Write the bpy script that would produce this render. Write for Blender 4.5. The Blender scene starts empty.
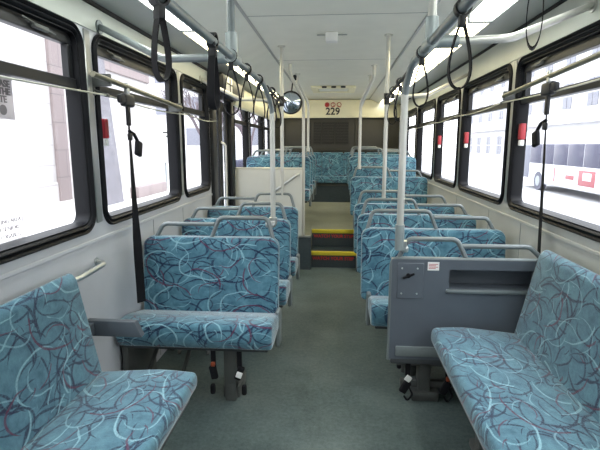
import bpy, bmesh, math, random
from mathutils import Vector, Matrix
PI = math.pi
rng = random.Random(7)
scn = bpy.context.scene
COL = scn.collection

# ------------------------------------------------------------------ materials
def newmat(name):
    m = bpy.data.materials.new(name); m.use_nodes = True
    nt = m.node_tree
    return m, nt, nt.nodes, nt.links, nt.nodes['Principled BSDF']

def N(nodes, t, **kw):
    n = nodes.new(t)
    for k, v in kw.items():
        if k.startswith('i_'):
            n.inputs[k[2:].replace('_', ' ')].default_value = v
        else:
            setattr(n, k, v)
    return n

def simple(name, col, rough=.5, metal=0., var=.06, scale=6., bump=0., bscale=60., spec=.5, coat=0.):
    """procedural paint / plastic / metal: base colour broken up by a soft noise, optional fine bump"""
    m, nt, nd, lk, b = newmat(name)
    tc = N(nd, 'ShaderNodeTexCoord')
    no = N(nd, 'ShaderNodeTexNoise', i_Scale=scale, i_Detail=5.)
    lk.new(tc.outputs['Object'], no.inputs['Vector'])
    rp = N(nd, 'ShaderNodeValToRGB')
    rp.color_ramp.elements[0].position = .3; rp.color_ramp.elements[1].position = .7
    rp.color_ramp.elements[0].color = tuple(c*(1-var) for c in col) + (1,)
    rp.color_ramp.elements[1].color = tuple(min(1, c*(1+var)) for c in col) + (1,)
    lk.new(no.outputs[0], rp.inputs[0]); lk.new(rp.outputs[0], b.inputs['Base Color'])
    b.inputs['Roughness'].default_value = rough; b.inputs['Metallic'].default_value = metal
    b.inputs['Specular IOR Level'].default_value = spec
    b.inputs['Coat Weight'].default_value = coat
    if bump:
        n2 = N(nd, 'ShaderNodeTexNoise', i_Scale=bscale, i_Detail=3.)
        lk.new(tc.outputs['Object'], n2.inputs['Vector'])
        bp = N(nd, 'ShaderNodeBump', i_Strength=bump, i_Distance=.01)
        lk.new(n2.outputs[0], bp.inputs['Height']); lk.new(bp.outputs[0], b.inputs['Normal'])
    return m

def emit(name, col, s):
    m, nt, nd, lk, b = newmat(name)
    b.inputs['Base Color'].default_value = col + (1,)
    b.inputs['Emission Color'].default_value = col + (1,)
    b.inputs['Emission Strength'].default_value = s
    return m

def math_(nd, lk, op, a, b=None, c=None, clamp=False):
    n = N(nd, 'ShaderNodeMath', operation=op); n.use_clamp = clamp
    for i, v in enumerate((a, b, c)):
        if v is None: continue
        if isinstance(v, (int, float)): n.inputs[i].default_value = v
        else: lk.new(v, n.inputs[i])
    return n.outputs[0]

def fabric_mat():
    m, nt, nd, lk, b = newmat('seat_fabric')
    uv = N(nd, 'ShaderNodeUVMap', uv_map='UVMap')
    # slight warp so the strokes look hand drawn
    wn = N(nd, 'ShaderNodeTexNoise', i_Scale=5., i_Detail=2.)
    lk.new(uv.outputs[0], wn.inputs['Vector'])
    vs = N(nd, 'ShaderNodeVectorMath', operation='SUBTRACT'); vs.inputs[1].default_value = (.5, .5, .5)
    lk.new(wn.outputs['Color'], vs.inputs[0])
    sc_ = N(nd, 'ShaderNodeVectorMath', operation='SCALE'); sc_.inputs['Scale'].default_value = .06
    lk.new(vs.outputs[0], sc_.inputs[0])
    ad = N(nd, 'ShaderNodeVectorMath', operation='ADD')
    lk.new(uv.outputs[0], ad.inputs[0]); lk.new(sc_.outputs[0], ad.inputs[1])
    base = N(nd, 'ShaderNodeValToRGB')
    n1 = N(nd, 'ShaderNodeTexNoise', i_Scale=14., i_Detail=8., i_Roughness=.7)
    lk.new(uv.outputs[0], n1.inputs['Vector']); lk.new(n1.outputs[0], base.inputs[0])
    base.color_ramp.elements[0].position = .35; base.color_ramp.elements[1].position = .68
    base.color_ramp.elements[0].color = (.040, .112, .165, 1)
    base.color_ramp.elements[1].color = (.105, .240, .305, 1)
    cur = base.outputs[0]
    # broken thread texture multiplies every stroke
    th = N(nd, 'ShaderNodeTexNoise', i_Scale=170., i_Detail=2.)
    lk.new(uv.outputs[0], th.inputs['Vector'])
    tm = math_(nd, lk, 'MULTIPLY_ADD', th.outputs[0], 3.2, -.95, True)
    def arcs(cur, scale, R, w, off, ang, stretch, colr, strength, cut, rnd=.9):
        mp = N(nd, 'ShaderNodeMapping'); mp.vector_type = 'POINT'
        mp.inputs['Location'].default_value = (off[0], off[1], 0)
        mp.inputs['Rotation'].default_value = (0, 0, ang)
        mp.inputs['Scale'].default_value = (scale*stretch, scale, 1)
        lk.new(ad.outputs[0], mp.inputs[0])
        vo = N(nd, 'ShaderNodeTexVoronoi', voronoi_dimensions='2D', feature='F1')
        vo.inputs['Scale'].default_value = 1.; vo.inputs['Randomness'].default_value = rnd
        lk.new(mp.outputs[0], vo.inputs['Vector'])
        sub = N(nd, 'ShaderNodeVectorMath', operation='SUBTRACT')
        lk.new(mp.outputs[0], sub.inputs[0]); lk.new(vo.outputs['Position'], sub.inputs[1])
        sp = N(nd, 'ShaderNodeSeparateXYZ'); lk.new(sub.outputs[0], sp.inputs[0])
        sc = N(nd, 'ShaderNodeSeparateColor'); lk.new(vo.outputs['Color'], sc.inputs[0])
        an = math_(nd, lk, 'ARCTAN2', sp.outputs[1], sp.outputs[0])
        an = math_(nd, lk, 'ADD', an, math_(nd, lk, 'MULTIPLY', sc.outputs[0], 6.283))
        cs = math_(nd, lk, 'COSINE', an)
        tap = math_(nd, lk, 'MULTIPLY', math_(nd, lk, 'SUBTRACT', cs, cut), 1.6, None, True)
        rr = math_(nd, lk, 'MULTIPLY_ADD', sc.outputs[1], .22, R-.11)
        d = math_(nd, lk, 'ABSOLUTE', math_(nd, lk, 'SUBTRACT', vo.outputs['Distance'], rr))
        wd = math_(nd, lk, 'MULTIPLY_ADD', tap, w, .0005)
        q = math_(nd, lk, 'DIVIDE', d, wd)
        mk = math_(nd, lk, 'MULTIPLY_ADD', q, -1.8, 2.3, True)
        mk = math_(nd, lk, 'MULTIPLY', mk, math_(nd, lk, 'GREATER_THAN', tap, .02))
        mk = math_(nd, lk, 'MULTIPLY', mk, math_(nd, lk, 'MULTIPLY_ADD', tm, .65, .35))
        mk = math_(nd, lk, 'MULTIPLY', mk, strength)
        mx = N(nd, 'ShaderNodeMix', data_type='RGBA')
        lk.new(mk, mx.inputs[0]); lk.new(cur, mx.inputs[6]); mx.inputs[7].default_value = colr + (1,)
        return mx.outputs[2]
    navy = (.006, .014, .050); wht = (.30, .52, .60); red = (.10, .010, .045)
    for q in ((6.4, .50, .026, (0.3, .1), .3, .8, navy, 1., -.35), (5.2, .52, .023, (5.3, 2.1), 1.1, .7, navy, 1., -.4),
              (5.8, .50, .021, (1.7, 7.4), 2.1, .75, navy, .95, -.25), (7.2, .48, .024, (3.7, 4.4), 2.7, .7, navy, .95, -.1),
              (4.8, .48, .019, (8.7, 1.4), .1, .8, navy, .95, -.3), (6.6, .46, .020, (2.9, 6.2), .9, .65, navy, .9, -.1), (8.2, .46, .022, (6.6, 2.7), 1.9, .7, navy, .9, .0),
              (5.2, .50, .017, (9.2, 3.3), .7, .75, wht, .72, -.15), (6.2, .48, .017, (2.2, 8.9), 2.6, .7, wht, .66, -.1),
              (5.6, .45, .013, (6.2, 6.9), 1.4, .7, wht, .5, -.1), (7.6, .45, .015, (1.2, 3.9), 2.2, .65, wht, .5, .1),
              (5.2, .45, .019, (4.4, 5.5), 1.7, .75, red, .95, .15), (6.4, .45, .018, (7.4, .5), .5, .75, red, .9, .3)):
        cur = arcs(cur, q[0]/1.2, q[1], q[2]*.95, *q[3:])
    lk.new(cur, b.inputs['Base Color'])
    b.inputs['Roughness'].default_value = .85
    b.inputs['Sheen Weight'].default_value = .6; b.inputs['Sheen Roughness'].default_value = .4
    b.inputs['Specular IOR Level'].default_value = .25
    bp = N(nd, 'ShaderNodeBump', i_Strength=.25, i_Distance=.004)
    n3 = N(nd, 'ShaderNodeTexNoise', i_Scale=260., i_Detail=2.)
    lk.new(uv.outputs[0], n3.inputs['Vector'])
    lk.new(n3.outputs[0], bp.inputs['Height']); lk.new(bp.outputs[0], b.inputs['Normal'])
    return m

def glass_mat(name, tint=(.97, .985, 1.)):
    m, nt, nd, lk, b = newmat(name)
    nd.remove(b)
    out = nd['Material Output']
    tr = N(nd, 'ShaderNodeBsdfTransparent'); tr.inputs[0].default_value = tint + (1,)
    gl = N(nd, 'ShaderNodeBsdfGlossy'); gl.inputs['Roughness'].default_value = .03
    tc = N(nd, 'ShaderNodeTexCoord')
    no = N(nd, 'ShaderNodeTexNoise', i_Scale=3., i_Detail=6.)
    lk.new(tc.outputs['Object'], no.inputs['Vector'])
    fr = N(nd, 'ShaderNodeLayerWeight', i_Blend=.5)     # symmetric: same from both faces of the pane
    fac = math_(nd, lk, 'MULTIPLY_ADD', math_(nd, lk, 'POWER', fr.outputs['Facing'], 4.), .30, .02)
    mx = N(nd, 'ShaderNodeMixShader'); lk.new(fac, mx.inputs[0])
    lk.new(tr.outputs[0], mx.inputs[1]); lk.new(gl.outputs[0], mx.inputs[2])
    df = N(nd, 'ShaderNodeBsdfDiffuse'); df.inputs[0].default_value = (.8, .8, .8, 1)
    mx2 = N(nd, 'ShaderNodeMixShader')
    lk.new(math_(nd, lk, 'MULTIPLY', no.outputs[0], .05), mx2.inputs[0])   # faint dirt film
    lk.new(mx.outputs[0], mx2.inputs[1]); lk.new(df.outputs[0], mx2.inputs[2])
    lk.new(mx2.outputs[0], out.inputs[0])
    return m

def floor_mat(name, c1, c2, c3, rough=.42):
    m, nt, nd, lk, b = newmat(name)
    tc = N(nd, 'ShaderNodeTexCoord')
    big = N(nd, 'ShaderNodeTexNoise', i_Scale=2.2, i_Detail=7., i_Roughness=.65)
    sm = N(nd, 'ShaderNodeTexNoise', i_Scale=45., i_Detail=6., i_Roughness=.75)
    fl = N(nd, 'ShaderNodeTexVoronoi', i_Scale=170.)
    for n in (big, sm, fl): lk.new(tc.outputs['Object'], n.inputs['Vector'])
    r1 = N(nd, 'ShaderNodeValToRGB')
    r1.color_ramp.elements[0].position = .34; r1.color_ramp.elements[1].position = .66
    r1.color_ramp.elements[0].color = c1 + (1,); r1.color_ramp.elements[1].color = c2 + (1,)
    mixv = math_(nd, lk, 'MULTIPLY_ADD', sm.outputs[0], .5, math_(nd, lk, 'MULTIPLY', big.outputs[0], .5))
    lk.new(mixv, r1.inputs[0])
    fk = math_(nd, lk, 'LESS_THAN', fl.outputs['Distance'], .22)
    mx = N(nd, 'ShaderNodeMix', data_type='RGBA')
    lk.new(math_(nd, lk, 'MULTIPLY', fk, .35), mx.inputs[0])
    lk.new(r1.outputs[0], mx.inputs[6]); mx.inputs[7].default_value = c3 + (1,)
    lk.new(mx.outputs[2], b.inputs['Base Color'])
    b.inputs['Roughness'].default_value = rough
    b.inputs['Specular IOR Level'].default_value = .4
    bp = N(nd, 'ShaderNodeBump', i_Strength=.12, i_Distance=.004)
    lk.new(sm.outputs[0], bp.inputs['Height']); lk.new(bp.outputs[0], b.inputs['Normal'])
    return m

def masonry(name, c1, c2, mortar, sx, sy):
    m, nt, nd, lk, b = newmat(name)
    uv = N(nd, 'ShaderNodeUVMap', uv_map='UVMap')
    br = N(nd, 'ShaderNodeTexBrick')
    br.inputs['Scale'].default_value = 1.
    br.inputs['Brick Width'].default_value = sx; br.inputs['Row Height'].default_value = sy
    br.inputs['Mortar Size'].default_value = .02
    br.inputs['Color1'].default_value = c1 + (1,); br.inputs['Color2'].default_value = c2 + (1,)
    br.inputs['Mortar'].default_value = mortar + (1,)
    lk.new(uv.outputs[0], br.inputs['Vector'])
    lk.new(br.outputs[0], b.inputs['Base Color']); b.inputs['Roughness'].default_value = .8
    return m

M = {}
M['fabric'] = fabric_mat()
M['floor'] = floor_mat('aisle_floor_vinyl', (.030, .050, .049), (.135, .168, .160), (.17, .21, .2))
M['floor_rear'] = floor_mat('rear_floor_vinyl', (.15, .155, .11), (.27, .27, .19), (.3, .3, .24))
M['riser'] = floor_mat('riser_vinyl', (.025, .037, .045), (.05, .068, .078), (.08, .1, .1))
M['wall'] = simple('wall_panel', (.54, .55, .58), .45, var=.03, bump=.05, bscale=200)
M['wall_r'] = simple('wall_panel_warm', (.50, .50, .47), .45, var=.03, bump=.05, bscale=200)
M['wall_top'] = simple('upper_wall_panel', (.50, .53, .48), .45, var=.03)
M['ceil'] = simple('ceiling_panel', (.76, .76, .68), .38, var=.03)
M['ceil_rear'] = simple('rear_bulkhead_panel', (.80, .76, .55), .5, var=.03)
M['cove'] = simple('cove_panel', (.42, .44, .42), .4, var=.03)
M['groove'] = simple('groove_dark', (.015, .015, .015), .8)
M['seam'] = simple('aluminium_trim', (.35, .36, .35), .35, .7)
M['rubber'] = simple('window_rubber', (.0035, .004, .006), .5, var=.2, spec=.2)
M['blackmetal'] = simple('black_frame_metal', (.009, .010, .012), .42, var=.1, spec=.3)
M['glass'] = glass_mat('window_glass')
M['steel'] = simple('brushed_steel', (.55, .57, .56), .3, .85, var=.08, scale=20)
M['pole'] = simple('painted_pole', (.50, .50, .46), .30, .25, var=.03)
M['rail'] = simple('seat_rail_grey', (.16, .185, .19), .36, .15, var=.05)
M['greypl'] = simple('grey_plastic', (.085, .10, .12), .45, var=.06, bump=.12, bscale=300)
M['greylt'] = simple('light_grey_plastic', (.26, .28, .29), .4, var=.05)
M['greydk'] = simple('dark_grey_plastic', (.05, .055, .06), .5)
M['joint'] = simple('rail_fitting', (.30, .34, .34), .38, .4)
M['black'] = simple('black_webbing', (.006, .006, .008), .7, var=.2, spec=.2)
M['cord'] = simple('pull_cord', (.42, .42, .34), .35, .2)
M['bar'] = simple('belt_bar', (.15, .145, .10), .4, .4)
M['bracket'] = simple('black_bracket', (.006, .006, .008), .55)
M['red'] = simple('red_tag', (.36, .02, .03), .45)
M['redtxt'] = simple('red_lettering', (.42, .03, .03), .6)
M['blacktxt'] = simple('black_lettering', (.02, .02, .02), .5)
M['greytxt'] = simple('grey_print', (.18, .16, .17), .6)
M['paper'] = simple('sticker_paper', (.62, .56, .60), .6)
M['white'] = simple('white_plastic', (.75, .75, .73), .4)
M['yellow'] = simple('yellow_nosing', (.58, .48, .03), .5, bump=.2, bscale=200)
M['louver'] = simple('dark_louver', (.035, .034, .028), .6)
M['louver2'] = simple('black_grille', (.012, .012, .012), .7)
M['mirror'] = simple('mirror_face', (.55, .62, .7), .06, 1., var=0.)
M['panelb'] = simple('partition_laminate', (.52, .53, .50), .4, var=.03)
M['ped'] = simple('pedestal_metal', (.10, .105, .10), .5, .3, var=.15)
M['orange'] = simple('orange_latch', (.25, .05, .02), .5)
M['blue'] = simple('blue_card', (.08, .22, .5), .5)
M['lamp'] = emit('lamp_diffuser', (.95, 1., .94), 13.)
M['lampwarm'] = emit('lamp_diffuser_warm', (1., .88, .56), 13.)
M['lime'] = masonry('pale_limestone', (.50, .475, .47), (.46, .445, .44), (.38, .36, .355), 1.6, .8)
M['pink'] = masonry('pink_granite', (.245, .20, .197), (.22, .18, .177), (.16, .135, .135), 2.2, 1.1)
M['greyst'] = simple('grey_granite', (.15, .143, .16), .7, var=.18, scale=2.5)
M['facade'] = masonry('white_facade', (.46, .46, .47), (.44, .44, .46), (.40, .40, .42), 3., 1.2)
M['winpale'] = simple('pale_window_glass', (.15, .155, .19), .4)
M['street'] = simple('asphalt', (.36, .36, .37), .8, var=.06)
M['walk'] = simple('concrete_pavement', (.52, .50, .49), .8, var=.05)
M['busw'] = simple('bus_white_paint', (.62, .62, .64), .35)
M['busglass'] = simple('bus_tinted_glass', (.05, .05, .085), .4)
M['busred'] = simple('bus_red_advert', (.30, .09, .10), .5)
M['bark'] = simple('grey_bark', (.13, .105, .12), .9)
M['tyre'] = simple('tyre_rubber', (.10, .10, .13), .8)
M['carpaint'] = simple('dark_car_paint', (.10, .10, .16), .3)

# ------------------------------------------------------------------ geometry
def BM(): return bmesh.new()

def box(bm, x0, x1, y0, y1, z0, z1, bev=0., seg=2, rot=None, about=None):
    vs = [bm.verts.new((x, y, z)) for x in (x0, x1) for y in (y0, y1) for z in (z0, z1)]
    f = [(0, 1, 3, 2), (4, 6, 7, 5), (0, 4, 5, 1), (2, 3, 7, 6), (0, 2, 6, 4), (1, 5, 7, 3)]
    fs = [bm.faces.new([vs[i] for i in q]) for q in f]
    if bev > 0:
        es = list({e for g in fs for e in g.edges})
        r = bmesh.ops.bevel(bm, geom=es, offset=bev, segments=seg, affect='EDGES', profile=.5)
        vs = list({v for v in vs if v.is_valid} | {v for g in r['faces'] for v in g.verts})
    if rot is not None:
        c = Vector(about) if about else Vector(((x0+x1)/2, (y0+y1)/2, (z0+z1)/2))
        bmesh.ops.rotate(bm, verts=vs, cent=c, matrix=rot)
    return vs

def fillet(pts, r, n=6):
    P = [Vector(p) for p in pts]
    if r <= 0 or len(P) < 3: return P
    out = [P[0]]
    for a, b, c in zip(P, P[1:], P[2:]):
        u = (a-b); v = (c-b); lu, lv = u.length, v.length
        u.normalize(); v.normalize()
        ang = u.angle(v)
        if ang > PI-.02: out.append(b); continue
        t = min(r/math.tan(ang/2), lu*.48, lv*.48)
        p0 = b+u*t; p1 = b+v*t
        for i in range(n+1):
            s = i/n
            out.append(p0*(1-s)**2 + b*2*s*(1-s) + p1*s*s)
    out.append(P[-1])
    return out

def tube(bm, pts, r, bend=0., seg=12, closed=False, cap=True, n=6):
    P = fillet(pts, bend, n) if not closed else [Vector(p) for p in pts]
    k = len(P)
    T = []
    for i in range(k):
        if closed: t = P[(i+1) % k]-P[i-1]
        else: t = P[min(i+1, k-1)]-P[max(i-1, 0)]
        T.append(t.normalized())
    up = Vector((0, 0, 1)) if abs(T[0].z) < .9 else Vector((1, 0, 0))
    nrm = (up-T[0]*up.dot(T[0])).normalized()
    rings = []
    for i in range(k):
        nrm = (nrm-T[i]*nrm.dot(T[i])).normalized()
        bi = T[i].cross(nrm)
        rings.append([bm.verts.new(P[i]+(nrm*math.cos(2*PI*j/seg)+bi*math.sin(2*PI*j/seg))*r) for j in range(seg)])
    rr = range(k if closed else k-1)
    for i in rr:
        a, b = rings[i], rings[(i+1) % k]
        for j in range(seg):
            bm.faces.new((a[j], a[(j+1) % seg], b[(j+1) % seg], b[j]))
    if cap and not closed:
        bm.faces.new(rings[0][::-1]); bm.faces.new(rings[-1])

def cyl(bm, a, b, r, seg=20, r2=None):
    a = Vector(a); b = Vector(b); t = (b-a).normalized()
    up = Vector((0, 0, 1)) if abs(t.z) < .9 else Vector((1, 0, 0))
    n = (up-t*up.dot(t)).normalized(); bi = t.cross(n)
    r2 = r if r2 is None else r2
    A = [bm.verts.new(a+(n*math.cos(2*PI*j/seg)+bi*math.sin(2*PI*j/seg))*r) for j in range(seg)]
    B = [bm.verts.new(b+(n*math.cos(2*PI*j/seg)+bi*math.sin(2*PI*j/seg))*r2) for j in range(seg)]
    for j in range(seg): bm.faces.new((A[j], A[(j+1) % seg], B[(j+1) % seg], B[j]))
    bm.faces.new(A[::-1]); bm.faces.new(B)

def extrude_profile(bm, prof, x0, x1, rnd=.03, steps=4, axis='X'):
    """prof: closed list of (y,z) of a padded cushion; ends rounded by shrinking the profile. Writes UVs in metres."""
    # smooth the profile corners
    k = len(prof)
    P = [Vector((p[0], p[1])) for p in prof]
    out = []
    for i in range(k):
        a, b, c = P[i-1], P[i], P[(i+1) % k]
        r = prof[i][2] if len(prof[i]) > 2 else .02
        u = (a-b); v = (c-b); lu, lv = u.length, v.length; u.normalize(); v.normalize()
        t = min(r, lu*.45, lv*.45)
        for s in (0, .2, .4, .6, .8, 1):
            out.append((b+u*t)*(1-s)**2 + b*2*s*(1-s) + (b+v*t)*s*s)
    # subdivide long spans
    Q = []
    for a, b in zip(out, out[1:]+out[:1]):
        m = max(1, int((b-a).length/.05))
        for j in range(m): Q.append(a.lerp(b, j/m))
    k = len(Q)
    area = sum(Q[i].x*Q[(i+1) % k].y-Q[(i+1) % k].x*Q[i].y for i in range(k))
    sgn = 1 if area > 0 else -1
    Nn = []
    for i in range(k):
        t = (Q[(i+1) % k]-Q[i-1]).normalized(); Nn.append(Vector((-t.y, t.x))*sgn)   # inward
    arc = [0.]
    for i in range(k): arc.append(arc[-1]+(Q[(i+1) % k]-Q[i]).length)
    st = []
    for i in range(steps+1):
        a = PI/2*i/steps
        st.append((x0+rnd*(1-math.sin(a)) if False else x0+rnd*(1-math.cos(a)), rnd*(1-math.sin(a))))
    mid = max(1, int((x1-x0)/.15))
    xs = st + [(x0+rnd+(x1-x0-2*rnd)*j/mid, 0.) for j in range(1, mid)] + [(x0+x1-x, ins) for x, ins in st[::-1]]
    uvl = bm.loops.layers.uv.get('UVMap') or bm.loops.layers.uv.new('UVMap')
    rings = []
    for x, ins in xs:
        ring = []
        for q, n in zip(Q, Nn):
            p = q+n*ins
            ring.append(bm.verts.new((x, p.x, p.y) if axis == 'X' else (p.x, x, p.y)))
        rings.append(ring)
    for i in range(len(rings)-1):
        a, b = rings[i], rings[i+1]
        for j in range(k):
            jj = (j+1) % k
            f = bm.faces.new((a[j], b[j], b[jj], a[jj]))
            for l, (u, v) in zip(f.loops, ((xs[i][0], arc[j]), (xs[i+1][0], arc[j]), (xs[i+1][0], arc[j+1]), (xs[i][0], arc[j+1]))):
                l[uvl].uv = (u, v)
    for ring, flip in ((rings[0], True), (rings[-1], False)):
        f = bm.faces.new(ring[::-1] if flip else ring)
        for l in f.loops:
            co = l.vert.co; l[uvl].uv = ((co.y if axis == 'X' else co.x)+3.3, co.z+1.7)
    bmesh.ops.recalc_face_normals(bm, faces=bm.faces)

def slab(bm, w0, w1, H, th, R, bev, lean=0., z0=0., y0=0., bulge=.0, RL=None, RR=None):
    RL = R if RL is None else RL; RR = R if RR is None else RR
    """upright padded slab, rounded corners R in the XZ view, padded edge bev. UV in metres"""
    def rr(ins):
        pts = []
        for cx, cz, a0, rad, sg in ((w1-RR, z0+H-RR, 0, RR, 1), (w0+RL, z0+H-RL, PI/2, RL, -1), (w0+RL*.5, z0+RL*.5, PI, RL*.5, -1), (w1-RR*.5, z0+RR*.5, 1.5*PI, RR*.5, 1)):
            q = max(rad-ins, .001)
            if rad < .02: # inner seam corner: only the top and bottom are padded, the seam stays tight
                cz = min(max(cz, z0+ins+.001), z0+H-ins-.001); q = .001; cx = cx+sg*(rad-.001-ins*.04)
            for i in range(7):
                a = a0+PI/2*i/6
                pts.append((cx+q*math.cos(a), cz+q*math.sin(a)))
        return pts
    prof = []
    ns = 4
    for i in range(ns+1):
        a = PI/2*i/ns; prof.append((bev*(1-math.sin(a)), bev*(1-math.cos(a))))   # (inset, depth)
    front = [(bev*2.2, -bulge*.6)] + prof if bulge else prof
    allp = front + [(i, th-d) for i, d in prof[::-1]]
    uvl = bm.loops.layers.uv.get('UVMap') or bm.loops.layers.uv.new('UVMap')
    rings = []
    for ins, d in allp:
        rings.append([bm.verts.new((x, y0+d+lean*(z-z0), z)) for x, z in rr(ins)])
    newf = []
    k = len(rings[0])
    for a, b in zip(rings, rings[1:]):
        for j in range(k):
            newf.append(bm.faces.new((a[j], a[(j+1) % k], b[(j+1) % k], b[j])))
    newf.append(bm.faces.new(rings[0])); newf.append(bm.faces.new(rings[-1][::-1]))
    for f in newf:
        for l in f.loops:
            c = l.vert.co
            l[uvl].uv = (c.x + (.0 if c.y < y0+th/2+lean*(c.z-z0) else .4), c.z + (c.y-y0-lean*(c.z-z0))*.9)
    bmesh.ops.recalc_face_normals(bm, faces=bm.faces)

def boxuv(me):
    if me.uv_layers.get('UVMap'): return
    uv = me.uv_layers.new(name='UVMap')
    for p in me.polygons:
        n = p.normal; ax = max(range(3), key=lambda i: abs(n[i]))
        for li in p.loop_indices:
            c = me.vertices[me.loops[li].vertex_index].co
            uv.data[li].uv = ((c.y, c.z), (c.x, c.z), (c.x, c.y))[ax]

def link(name, bm, mat, parent=None, smooth=True, local=False):
    if parent is not None and not local:
        root = parent
        off = Vector((0, 0, 0)); p = root
        while p is not None: off += p.location; p = p.parent
        bmesh.ops.translate(bm, verts=bm.verts, vec=-off)
    bmesh.ops.recalc_face_normals(bm, faces=bm.faces)
    me = bpy.data.meshes.new(name); bm.to_mesh(me); bm.free()
    boxuv(me)
    if smooth:
        for p in me.polygons: p.use_smooth = True
        me.set_sharp_from_angle(angle=math.radians(38))
    me.materials.append(M[mat] if isinstance(mat, str) else mat)
    o = bpy.data.objects.new(name, me); COL.objects.link(o)
    o.parent = parent
    return o

def thing(name, label, cat, loc=(0, 0, 0), group=None, rz=0.):
    o = bpy.data.objects.new(name, None); COL.objects.link(o)
    o.location = loc; o.rotation_euler.z = rz; o.empty_display_size = .1
    o['label'] = label; o['category'] = cat
    if group: o['group'] = group
    return o
def single(name, bm, mat, label, cat, group=None, loc=None):
    if loc is not None: bmesh.ops.translate(bm, verts=bm.verts, vec=-Vector(loc))
    o = link(name, bm, mat)
    if loc is not None: o.location = loc
    o['label'] = label; o['category'] = cat
    if group: o['group'] = group
    return o
def struct(name, bm, mat, parent=None, label=None, smooth=True):
    o = link(name, bm, mat, parent, smooth)
    if parent is None: o['kind'] = 'structure'
    if label: o['label'] = label; 
    return o
def dup(root, loc, label, group=None, rz=None):
    r = root.copy(); COL.objects.link(r); r.location = loc; r['label'] = label
    if rz is not None: r.rotation_euler.z = rz
    if group: r['group'] = group
    for ch in list(root.children):
        c = ch.copy(); COL.objects.link(c); c.parent = r
        for g in list(ch.children):
            d = g.copy(); COL.objects.link(d); d.parent = c
    return r

def text_mesh(body, size, depth=.001, bold=0.):
    cu = bpy.data.curves.new('lettering', 'FONT'); cu.body = body; cu.size = size
    cu.extrude = depth; cu.align_x = 'CENTER'; cu.align_y = 'CENTER'; cu.offset = bold
    o = bpy.data.objects.new('lettering_tmp', cu); COL.objects.link(o)
    bpy.context.view_layer.update()
    dg = bpy.context.evaluated_depsgraph_get()
    me = bpy.data.meshes.new_from_object(o.evaluated_get(dg))
    bpy.data.objects.remove(o)
    bm = BM(); bm.from_mesh(me); bpy.data.meshes.remove(me)
    l = bm.loops.layers.uv.get('UVMap')
    return bm
def text_on(body, size, center, right, up, name, mat, parent=None, **kw):
    bm = text_mesh(body, size, **kw)
    r = Vector(right).normalized(); u = Vector(up).normalized(); n = r.cross(u)
    mt = Matrix((r, u, n)).transposed().to_4x4(); mt.translation = Vector(center)
    bmesh.ops.transform(bm, matrix=mt, verts=bm.verts)
    return link(name, bm, mat, parent, smooth=False)

# ------------------------------------------------------------------ shell
XL, XR, ZC = -1.24, 1.20, 2.37
Y0, Y1 = -2.6, 9.42
ZW0, ZW1 = 1.065, 2.065      # window band
wins_l = [(-.88, .42), (.54, 2.285), (2.375, 3.63), (3.72, 4.50), (5.62, 6.55), (6.66, 7.86), (7.98, 8.9)]
wins_r = [(-.38, 1.3), (1.42, 3.35), (3.44, 4.69), (4.80, 5.86), (5.97, 7.22), (7.34, 8.6)]
DOOR = (4.66, 5.42)

def wall_mesh(x, out, yr, zr, holes, th=.07):
    """vertical wall in the YZ plane with rectangular holes, real thickness"""
    ys = sorted({yr[0], yr[1]} | {v for h in holes for v in h[:2]})
    zs = sorted({zr[0], zr[1]} | {v for h in holes for v in h[2:]})
    bm = BM()
    V = {}
    def v(i, j, s):
        if (i, j, s) not in V: V[(i, j, s)] = bm.verts.new((x+(out*th if s else 0), ys[i], zs[j]))
        return V[(i, j, s)]
    def solid(i, j):
        if i < 0 or j < 0 or i >= len(ys)-1 or j >= len(zs)-1: return False
        cy = (ys[i]+ys[i+1])/2; cz = (zs[j]+zs[j+1])/2
        return not any(h[0] < cy < h[1] and h[2] < cz < h[3] for h in holes)
    for i in range(len(ys)-1):
        for j in range(len(zs)-1):
            if not solid(i, j): continue
            for s in (0, 1): bm.faces.new((v(i, j, s), v(i+1, j, s), v(i+1, j+1, s), v(i, j+1, s)))
            if not solid(i-1, j): bm.faces.new((v(i, j, 0), v(i, j+1, 0), v(i, j+1, 1), v(i, j, 1)))
            if not solid(i+1, j): bm.faces.new((v(i+1, j, 0), v(i+1, j+1, 0), v(i+1, j+1, 1), v(i+1, j, 1)))
            if not solid(i, j-1): bm.faces.new((v(i, j, 0), v(i+1, j, 0), v(i+1, j, 1), v(i, j, 1)))
            if not solid(i, j+1): bm.faces.new((v(i, j+1, 0), v(i+1, j+1, 0), v(i+1, j+1, 1), v(i, j+1, 1)))
    return bm

I = .036
hl = [(a+I, b-I, ZW0+I, ZW1-I) for a, b in wins_l] + [(DOOR[0], DOOR[1], .0, 2.0)]
hr = [(a+I, b-I, ZW0+I, ZW1-I) for a, b in wins_r]
struct('wall_left', wall_mesh(XL, -1, (Y0, Y1), (0, 2.2), hl), 'wall')
struct('wall_right', wall_mesh(XR, 1, (Y0, Y1), (0, 2.26), hr), 'wall_r')

def rrect(y0, y1, z0, z1, ins, R, n=8):
    pts = []; r = max(R-ins, .006); y0 += ins; y1 -= ins; z0 += ins; z1 -= ins
    for cy, cz, a0 in ((y1-r, z1-r, 0), (y0+r, z1-r, PI/2), (y0+r, z0+r, PI), (y1-r, z0+r, 1.5*PI)):
        for i in range(n+1):
            a = a0+PI/2*i/n; pts.append((cy+r*math.cos(a), cz+r*math.sin(a)))
    return pts

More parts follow.
